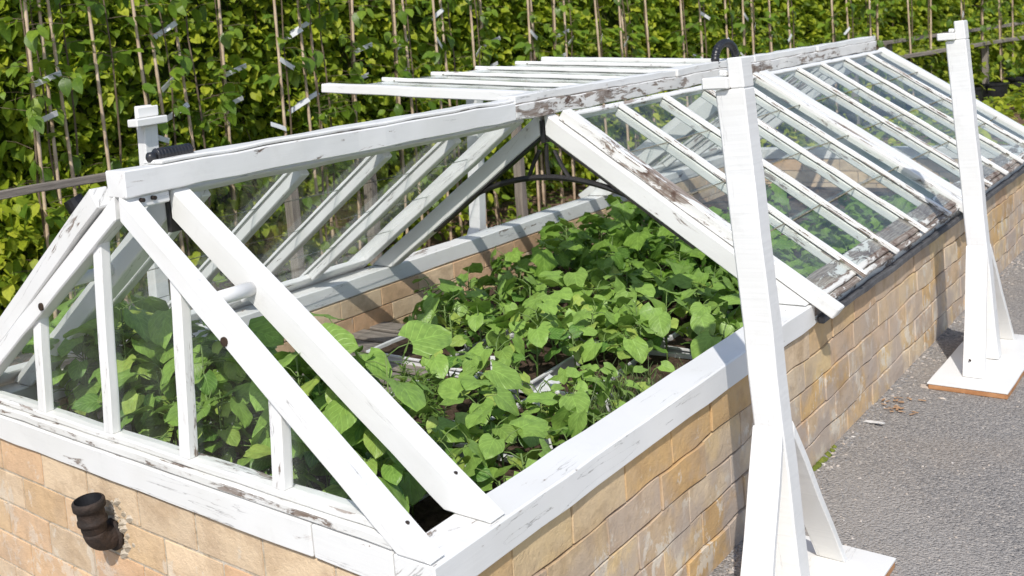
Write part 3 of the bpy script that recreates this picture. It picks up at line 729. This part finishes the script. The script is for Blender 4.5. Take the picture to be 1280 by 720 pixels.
# feathery herb and thin onion like seedlings
def herb(seed):
    r = random.Random(seed); root = empty('herb_plant'); lb = LB(); mb = MB()
    for k in range(7):
        a = r.uniform(0, 2*PI); q = V((math.cos(a)*r.uniform(.02,.07), math.sin(a)*r.uniform(.02,.07), r.uniform(.11, .19))); stem_to(mb, (0,0,0), q, .002, .001)
        for j in range(26):
            f = .25+.75*j/26; b = q*f; lb.add(LANCE[j % 2], b, rotm(j*2.4+a, r.uniform(.0, .8), 0), r.uniform(.022, .04))
    lb.build('foliage', LF['herb'], root); mb.build('stem', MP['stem'], root); KIDS[root.name] = list(root.children); return root
hp = protos(herb, (1, 2, 3))
scatter(hp, [(1.02, 1.02), (1.12, 1.12), (1.0, .88), (1.16, .92), (1.08, .80), (.98, .74), (.93, .96), (1.2, 1.05)], 'feathery narrow leaved herb beside the inner rafter foot', 'herb', 'feathery herbs at the edge of the bench', 'herb_plant', .345, .9, 1.2, 5)
def chive(seed):
    r = random.Random(seed); root = empty('onion_seedling'); mb = MB()
    for k in range(7):
        a = r.uniform(0, 2*PI); h = r.uniform(.07, .15); d = r.uniform(.01, .06); b = V((r.uniform(-.015, .015), r.uniform(-.015, .015), 0))
        mb.tube([b, b+V((math.cos(a)*d*.3, math.sin(a)*d*.3, h*.6)), b+V((math.cos(a)*d, math.sin(a)*d, h))], [.0016, .0014, .0005], 4)
    mb.build('leaf_blades', LF['grass'], root); KIDS[root.name] = list(root.children); return root
cp = protos(chive, range(6))
sp = poisson([(1.30, 1.75, .2, .5), (1.1, 1.6, .16, .36)], 46, .035, 9)
scatter(cp, sp, 'thin grassy onion seedling in the tray near the side sill', 'seedling', 'grassy onion seedlings in a tray', 'onion_seedling', .365, .8, 1.2, 6)

# plant labels and the torn white tray piece
def plabel(loc, rot, sc=1, name='plant_label'):
    mb = MB(); mb.box(-.009, .009, -.0009, .0009, -.03, .075, axis=(0,0,1), bev=0, jit=.0006, seg=.02)
    o = mb.build(name, MP['plastic']); o.location = loc; o.rotation_euler = rot; o.scale = (sc,)*3
    return o
l0 = None
for i, (x, y, rz) in enumerate([(1.20, .62, .4), (1.62, .93, 1.9), (1.02, .33, 2.2), (.66, .23, .9), (2.25, .55, 1.2), (1.86, 1.22, .2), (2.4, .9, .7), (1.45, .36, 2.6), (3.0, .75, .5), (4.7, .9, 1.1)]):
    if l0 is None: l0 = plabel((x, y, .385), (R(12), R(-8), rz)); o = l0
    else: o = l0.copy(); C.objects.link(o); o.location = (x, y, .385); o.rotation_euler = (R(random.uniform(-20, 20)), R(random.uniform(-20, 20)), rz)
    tag(o, 'small white plastic label stuck in the compost among the plants', 'plant label', 'white plant labels in the bed')
mb = MB(); mb.piece([(0,0,0), (.30,0,0), (.30,.05,.012), (0,.045,.01), (0,0,.004), (.30,0,.004), (.30,.05,.016), (0,.045,.014)],
    [(0,1,2,3), (4,5,6,7), (0,1,5,4), (2,3,7,6), (1,2,6,5), (3,0,4,7)], jit=.003, seg=.02, freq=7)
o = mb.build('plastic_strip', MP['plastic']); o.location = (1.38, .60, .385); o.rotation_euler = (R(20), 0, R(14))
tag(o, 'crumpled white plastic strip lying among the bean plants', 'plastic strip')

# ================================================================== BACK ROW
def rowy(x): return 3.85 if x < 7 else 3.85-.17*(x-7)
# hedge --------------------------------------------------------------
def hedge():
    root = empty('hedge', (9, 4.8, 0), label='dense sunlit green hedge filling the whole background behind the staked saplings', cat='hedge')
    lb = LB(); r = random.Random(2)
    simple = []
    for k in range(4):
        s_ = .36+.045*k; f = .06+.04*k
        v = np.array([(0,0,0), (.10,s_*.78,f*.8), (.42,s_,f), (.80,s_*.62,f*.4), (1,0,-.16), (.80,-s_*.62,f*.4), (.42,-s_,f), (.10,-s_*.78,f*.8), (.45,0,.02)])
        simple.append((v, [(0,8,2,1), (8,4,3,2), (0,7,6,8), (8,6,5,4)], [[(0,0),(0,.45),(1,.4),(.8,.1)], [(0,.45),(0,1),(.7,.8),(1,.4)], [(0,0),(-.8,.1),(-1,.4),(0,.45)], [(0,.45),(-1,.4),(-.7,.8),(0,1)]]))
    def yb(x): return rowy(x)+.85
    N = 46000
    for i in range(N):
        u = r.random(); x = .2+21.5*u**1.25; z = r.uniform(.02, 3.1); 
        bump_ = .16*noise.noise(V((x*1.3, z*1.5, 0)))+.10*noise.noise(V((x*4, z*4, 5)))
        if noise.noise(V((x*2.4, z*2.6, 9)))+.5*noise.noise(V((x*6, z*6, 2))) < -.26 and r.random() < .7: continue
        d = abs(r.gauss(0, .085)); y = yb(x)-bump_+d-.12
        lb.add(simple[r.randrange(4)], (x-9, y-4.8, z), rotm(-PI*.62+r.gauss(0, .8), r.uniform(-1.1, .2), r.gauss(0, .5)), r.uniform(.058, .108)*(1+.015*x))
    lb.build('foliage', LF['hedge'], root, smooth=False)
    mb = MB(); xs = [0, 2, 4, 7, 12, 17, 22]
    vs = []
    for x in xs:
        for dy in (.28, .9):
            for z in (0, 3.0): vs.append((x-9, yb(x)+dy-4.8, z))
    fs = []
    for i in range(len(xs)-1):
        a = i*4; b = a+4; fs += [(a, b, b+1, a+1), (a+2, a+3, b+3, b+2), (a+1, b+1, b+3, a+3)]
    mb.raw(vs, fs); mb.build('shade_backing', HC_M, root)
    mb = MB()
    for i in range(420):
        x = .3+20*r.random()**1.2; z = r.uniform(.1, 2.6); y = yb(x)+r.uniform(-.05, .26); a = r.uniform(-.7, .7)
        L = r.uniform(.3, .8); mb.tube([(x-9, y-4.8, z), (x-9+L*.5*math.sin(a)+.03, y-4.8-.03, z+L*.5*math.cos(a)), (x-9+L*math.sin(a), y-4.8-.02, z+L*math.cos(a))], [.007, .005, .003], 5)
    tag(mb.build('twigs', MP['wood'], root), kind='stuff')
HC_M = mat_simple('hedge shade backing', (.03,.05,.01), (.10,.14,.03), 20, .95, 1, 60, spec=.1)  # backing behind the leaves; shade of the hedge gaps put into its colour
hedge()

# timber rails ---------------------------------------------------------
def rail(pts, label, w=.05, h=.045, posts=(), brd=None):
    a = V(pts[0]); root = empty('timber_rail', a, label=label, cat='rail')
    for p, q in zip(pts[:-1], pts[1:]):
        mb = MB(); mb.beam(V(p)-a, V(q)-a, w, h, jit=.006, seg=.3, freq=.8); mb.build('rail_board', MP['weather'], root)
    for x, y in posts:
        mb = MB(); mb.beam(V((x, y, 0))-a, V((x, y, pts[0][2]+.0))-a, .075, .075, up=(1,0,0), jit=.004); mb.build('post', MP['weather'], root)
    return root
rail([(-.6, 3.60, 1.095), (3.6, 3.60, 1.095), (7.6, 3.60, 1.09)], 'weathered grey timber rail crossing behind the left gable and the ridge', posts=[(.35, 3.66), (3.36, 3.66), (4.2, 3.66), (6.25, 3.66)])
rail([(11.4, 2.80, .95), (16, 2.02, .95), (21, 1.17, .95)], 'nearer of the two grey timber rails at the right, among the canes', .07, .05, posts=[(12.5, 2.68), (16.4, 2.02)])
rail([(11.2, 3.50, 1.10), (16, 2.68, 1.12), (22, 1.66, 1.12)], 'farther of the two grey timber rails at the right, close to the hedge', .07, .05, posts=[(15, 2.92)])
mb = MB(); mb.box(12.6, 19, 0, .30, .90, .92, mat=Matrix.Translation((0, 5.0, 0)) @ Matrix.Identity(4), jit=.004); 
o = None
b_ = MB(); b_.beam((12.4, 3.0, .93), (20.5, 1.62, .93), .46, .03, jit=.006, seg=.4)
tag(b_.build('staging_board', MP['weather']), 'wide mossy grey board lying between the two right hand rails', 'board')
mb = MB(); r = random.Random(8)
for k in range(120):
    x = r.uniform(12.5, 19.5); y = 3.0-.17*(x-12.4)+r.uniform(-.18, .18); q = r.uniform(.02, .06)
    mb.tube([(x, y, .945), (x, y, .945+q*.5), (x, y, .945+q*.8)], [q, q*.8, q*.2], 6)
tag(mb.build('moss_cushions', MP['moss']), 'clumps of moss on the grey staging board', 'moss', kind='stuff')

# saplings --------------------------------------------------------------
def sapling(seed, with_tag, big=1.0):
    r = random.Random(seed); root = empty('staked_sapling'); lb = LB(); mb = MB()
    H = 2.9; px, py_ = .05, -.02; pts = []
    for i in range(12):
        z = H*i/11; px += r.uniform(-.02, .02); py_ += r.uniform(-.015, .015); pts.append((px, py_, z))
    mb.tube(pts, [.010-.007*i/11 for i in range(12)], 6)
    n = 40
    for i in range(n):
        z = r.uniform(.28, 2.85); z = z+.12*math.sin(z*7+seed*1.7)+.1*math.sin(z*13+seed); z = min(max(z, .2), 2.88); k = int(z/H*11); b = V(pts[min(k, 11)]); b.z = z
        a = r.uniform(0, 2*PI); d = r.uniform(.04, .22) if r.random() < .75 else r.uniform(.2, .34)
        e = b+V((math.cos(a)*d, math.sin(a)*d*.8, r.uniform(-.03, .06)))
        mb.tube([b, b.lerp(e, .6)+V((0, 0, .012)), e], [.0022, .0018, .001], 4)
        for q in range(3):
            c = b.lerp(e, 1-.33*q)
            lb.add(OVALS[r.randrange(4)], c, rotm(a+r.uniform(-1.2, 1.2), r.uniform(-1.3, .3), r.uniform(-.7, .7)), r.uniform(.05, .12)*big)
    lb.build('foliage', LF['sap'], root); mb.build('stem', MP['wood'], root)
    cn = MB(); lx = r.uniform(-.10, .10); ly = r.uniform(-.04, .04); N = 16; cp_ = []
    rr = []
    for i in range(N*3+1):
        f = i/(N*3); cp_.append((lx*f, ly*f-.03, 2.95*f)); rr.append(.0118*(1.16 if i % 3 == 0 else 1.0)*(1-.25*f))
    cn.tube(cp_, rr, 8); cn.build('bamboo_cane', MP['cane'], root, smooth=True)
    if with_tag:
        for z in (r.uniform(1.15, 1.45), r.uniform(1.5, 2.0)):
         tb = MB(); L = r.uniform(.13, .19); a = r.choice([-.5, .5, -.3, 2.7, 3.5]); q = V((lx*z/2.95, -.05, z))
         m4 = Matrix.Translation(q) @ Matrix.Rotation(a, 4, 'Y') @ Matrix.Rotation(r.uniform(-.4, .4), 4, 'X')
         tb.box(0, L, -.001, .001, -.017, .017, mat=m4, bev=0, jit=.0012, seg=.03)
         tb.build('white_tag', MP['plastic'], root)
    KIDS[root.name] = list(root.children); PK[id(root)] = KIDS[root.name]; return root
CX = [1.48,1.63,1.77,1.97,2.34,2.52,2.75,3.01,3.44,3.76,3.91,4.2,4.73,4.96,5.28,5.54,5.86,6.11,6.74,6.95,7.27,7.42,7.97,8.19,8.45,8.69,9.32,9.69,10.11,10.38,10.65,11.07,11.55,12.37,12.95,13.33,13.72,14.62,15.3,16.22,16.83,17.35,18.02]
ws = [sapling(s_, True, 1.0) for s_ in (1, 2, 3, 4)]; ns = [sapling(s_, False, 1.0) for s_ in (5, 6, 7, 8)]
r = random.Random(12); uw = set()
for i, x in enumerate(CX):
    tg = r.random() < .6; pool = ws if tg else ns; k = r.randrange(4); p = pool[k]; key = (tg, k)
    if key not in uw: uw.add(key); o = p
    else:
        o = p.copy(); C.objects.link(o)
        for ch in PK[id(p)]:
            c = ch.copy(); C.objects.link(c); c.parent = o
    o.name = 'staked_sapling'
    o.location = (x, rowy(x)+r.uniform(-.07, .07), 0); o.rotation_euler = (r.uniform(-.02, .02), r.uniform(-.03, .03), r.uniform(-.5, .5)); o.scale = (1, 1, r.uniform(.95, 1.02))
    if tg: tag(o, 'leafy sapling tied to a bamboo cane with a white tag', 'sapling', 'tagged saplings on canes in front of the hedge')
    else: tag(o, 'leafy sapling tied to a bamboo cane without any tag', 'sapling', 'untagged saplings on canes in front of the hedge')
for tg, pool in ((True, ws), (False, ns)):
    for k, p in enumerate(pool):
        if (tg, k) not in uw:
            for ch in list(PK[id(p)]): bpy.data.objects.remove(ch)
            bpy.data.objects.remove(p)
# black pots at the foot of the row
def pot():
    root = empty('plant_pot', label='black plastic pot standing at the foot of the cane row', cat='pot', group='black pots under the saplings')
    mb = MB(); mb.tube([(0,0,0), (0,0,.26), (0,0,.262), (0,0,.29), (0,0,.291)], [.12, .15, .162, .164, .152], 20, cap=False); mb.build('pot_shell', MP['pot'], root, smooth=False)
    mb = MB(); mb.tube([(0,0,.258), (0,0,.268)], .147, 20); mb.build('compost', MP['soil'], root)
    KIDS[root.name] = list(root.children); return root
pt = pot()
pt.scale = (1.25,)*3
for i, x in enumerate([12.9, 13.9, 14.8, 15.6, 16.3, 17.2, 18.0, 12.1, 11.2, 10.3]):
    if i == 0: pt.location = (x, rowy(x)-.3, .01)
    else: copy_tree(pt, (x, rowy(x)-.3+random.uniform(-.15, .15), .01), (0, 0, i))
mb = MB(); mb.tube([(1.52, 3.52, 1.02), (1.54, 3.50, .96), (1.56, 3.5, .93)], [.055, .06, .03], 14)
tag(mb.build('hanging_weight', MP['pot']), 'small black pot tied under the grey rail at the left edge', 'pot')

# low weeds behind the frame (ground cover)
lb = LB(); r = random.Random(21)
for i in range(5200):
    x = r.uniform(-.5, 14); y = r.uniform(W+.25, rowy(x)+.6)
    if noise.noise(V((x*1.1, y*1.5, 4)))+.25*r.random() < .12 and r.random() < .93: continue
    lb.add(OVALS[r.randrange(4)], (x, y, r.uniform(.01, .12)), rotm(r.uniform(0, 2*PI), r.uniform(-.3, .7), r.uniform(-.4, .4)), r.uniform(.03, .06))
tag(lb.build('weeds', LF['low']), 'patchy low green weeds on the brown soil behind the frame', 'weeds', kind='stuff')
lb = LB()
for i in range(5600):
    x = r.uniform(-.4, 8) if i < 2600 else r.uniform(8, 20); y = rowy(x)+(r.uniform(-.15, .55) if i < 2600 else r.uniform(-.5, .7)); z = r.uniform(.05, 1.05)
    if noise.noise(V((x*1.3, z*1.8, 14))) < -.12: continue
    lb.add(OVALS2[r.randrange(4)], (x, y, z), rotm(-PI/2+r.gauss(0, 1), r.uniform(-1.2, .2), r.uniform(-.5, .5)), r.uniform(.06, .11))
for i in range(3800):
    x = r.uniform(9, 21); y = rowy(x)-.35-abs(r.gauss(0, .9)); y = max(y, .35 if x > 8 else 2.3)
    if noise.noise(V((x*.9, y*1.3, 24))) < -.15: continue
    lb.add(OVALS2[r.randrange(4)], (x, y, r.uniform(.02, .30)), rotm(r.uniform(0, 6.3), r.uniform(-.8, .5), r.uniform(-.5, .5)), r.uniform(.07, .14))
tag(lb.build('undergrowth', LF['hedge']), 'yellow green bramble like undergrowth below the rail, at the foot of the hedge', 'undergrowth', kind='stuff')

# gravel details ---------------------------------------------------------
mb = MB(); r = random.Random(31)
def stone(mb, x, y, z, a, b, c, rr):
    m4 = Matrix.Translation((x, y, z)) @ Matrix.Rotation(rr.uniform(0, PI), 4, 'Z')
    vs = [m4 @ V((a*rr.uniform(.8,1), 0, 0)), m4 @ V((0, b, 0)), m4 @ V((-a, 0, 0)), m4 @ V((0, -b*rr.uniform(.8,1), 0)), m4 @ V((a*.4, b*.3, c)), m4 @ V((-a*.4, b*.3, c)), m4 @ V((-a*.3, -b*.4, c)), m4 @ V((a*.4, -b*.4, c*.8))]
    mb.raw(vs, [(0,1,4), (1,5,4), (1,2,5), (2,6,5), (2,3,6), (3,7,6), (3,0,7), (0,4,7), (4,5,6,7)])
for k in range(9000):
    u = r.random(); x = .6+7.5*u; y = -.012-1.9*r.random()**1.1; q = r.uniform(.0025, .0065)
    stone(mb, x, y, -.001, q, q*.8, q*.7, r)
PEB = NT('pebble'); isl = PEB.n('ShaderNodeNewGeometry').outputs['Random Per Island']
PEBM = PEB.done(PEB.pbsdf(PEB.ramp(isl, [(0, (.13,.128,.13)), (.4, (.25,.245,.245)), (.75, (.36,.335,.31)), (.93, (.48,.41,.35)), (1, (.6,.57,.54))]), .9))
for k in range(900):
    x = .3+6.6*r.random(); y = .01-abs(r.gauss(0, .035)); q = r.uniform(.003, .009); stone(mb, x, y, 0, q*1.3, q*.7, q*.5, r)
tag(mb.build('loose_gravel', PEBM), 'loose grey gravel along the foot of the side wall', 'gravel', kind='stuff')
for (x, y, q, l_) in ((3.32, -.10, .032, 'pale flat stone on the gravel between the wall and the right prop base'), (3.20, -.19, .018, 'small pale pebble in front of the right prop base board'), (4.6, -.62, .03, 'pale stone on the gravel beyond the right prop')):
    mb = MB(); stone(mb, 0, 0, 0, q, q*.55, q*.3, random.Random(int(x*100))); o = mb.build('pale_stone', MP['plastic'] if 0 else mat_simple('pale stone', (.42,.36,.31), (.6,.54,.48), 20, .8, .4)); o.location = (x, y, .001); tag(o, l_, 'stone')
mb = MB(); mb.box(-.04, .04, -.009, .009, 0, .002, bev=0, jit=.002, seg=.015, freq=9); o = mb.build('paint_flake', MP['plastic']); o.location = (2.78, -.05, .009); o.rotation_euler = (R(4), R(-8), R(-108)); tag(o, 'white sliver of paint lying on the gravel close to the brick wall', 'paint flake')
mb = MB(); r = random.Random(3)
for k in range(26):
    x = 3.0+r.gauss(0, .06); y = -.07+r.gauss(0, .035); a = r.uniform(0, PI); L = r.uniform(.005, .014)
    mb.box(-L, L, -.004, .004, .004, .0055, mat=Matrix.Translation((x, y, .004)) @ Matrix.Rotation(a, 4, 'Z') @ Matrix.Rotation(r.uniform(-.3, .3), 4, 'X'), bev=0, jit=0)
tag(mb.build('dry_leaf_litter', MP['straw']), 'small heap of dry brown leaf bits on the gravel near the wall', 'leaf litter', kind='stuff')
mb = MB()
for k in range(40):
    x = r.uniform(.3, 6.8); x = x if noise.noise(V((x*1.7, 0, 0))) > .35 else 2.3+r.gauss(0, .07); q = r.uniform(.004, .012)
    mb.tube([(x, .008-r.uniform(0, .02), -.002), (x, .004, q*.4), (x, .006, q)], [q, q*.8, q*.2], 6)
tag(mb.build('wall_moss', MP['moss']), 'green moss tufts where the side wall meets the gravel', 'moss', kind='stuff')

# ================================================================== LIGHT, CAMERA
w = bpy.data.worlds.new('World'); S.world = w; w.use_nodes = True; nt = w.node_tree; nt.nodes.clear()
sky = nt.nodes.new('ShaderNodeTexSky'); sky.sky_type = 'NISHITA'; sky.sun_disc = False
sky.sun_elevation = R(SUN_EL); sky.sun_rotation = math.atan2(SUN_TO.x, SUN_TO.y); sky.air_density = 1; sky.dust_density = 1.2; sky.ozone_density = 1
bg = nt.nodes.new('ShaderNodeBackground'); bg.inputs[1].default_value = .15; wo = nt.nodes.new('ShaderNodeOutputWorld')
nt.links.new(sky.outputs[0], bg.inputs[0]); nt.links.new(bg.outputs[0], wo.inputs[0])
ld = bpy.data.lights.new('sun', 'SUN'); ld.energy = 4.1; ld.angle = R(.53); ld.color = (1, .955, .89)
lo = bpy.data.objects.new('sun', ld); C.objects.link(lo); lo.rotation_euler = SUN_TO.to_track_quat('Z', 'Y').to_euler(); lo.location = (-5, -3, 6)

f, cx, cy, cz, yaw, pit, rol, sx, sy = 1265.3, -1.5402, -1.2321, 1.6424, .7941, .0973, -.0962, -.2921, -.1561
fw = V((math.cos(yaw)*math.cos(pit), math.sin(yaw)*math.cos(pit), -math.sin(pit)))
rt = V((math.sin(yaw), -math.cos(yaw), 0)); up = rt.cross(fw)
r2 = rt*math.cos(rol)+up*math.sin(rol); u2 = up*math.cos(rol)-rt*math.sin(rol)
cd = bpy.data.cameras.new('camera'); co = bpy.data.objects.new('camera', cd); C.objects.link(co); S.camera = co
m4 = Matrix((r2, u2, -fw)).transposed().to_4x4(); m4.translation = (cx, cy, cz); co.matrix_world = m4
cd.sensor_width = 36; cd.lens = f/1280*36; cd.shift_x = -sx*1000/1280; cd.shift_y = sy*1000/1280
cd.dof.use_dof = True; cd.dof.focus_distance = 3.1; cd.dof.aperture_fstop = 6.3
cd.clip_start = .05; cd.clip_end = 500
S.view_settings.view_transform = 'Standard'; S.view_settings.look = 'None'; S.view_settings.exposure = -.04; S.view_settings.gamma = 1
S.cycles.max_bounces = 8; S.cycles.transparent_max_bounces = 24
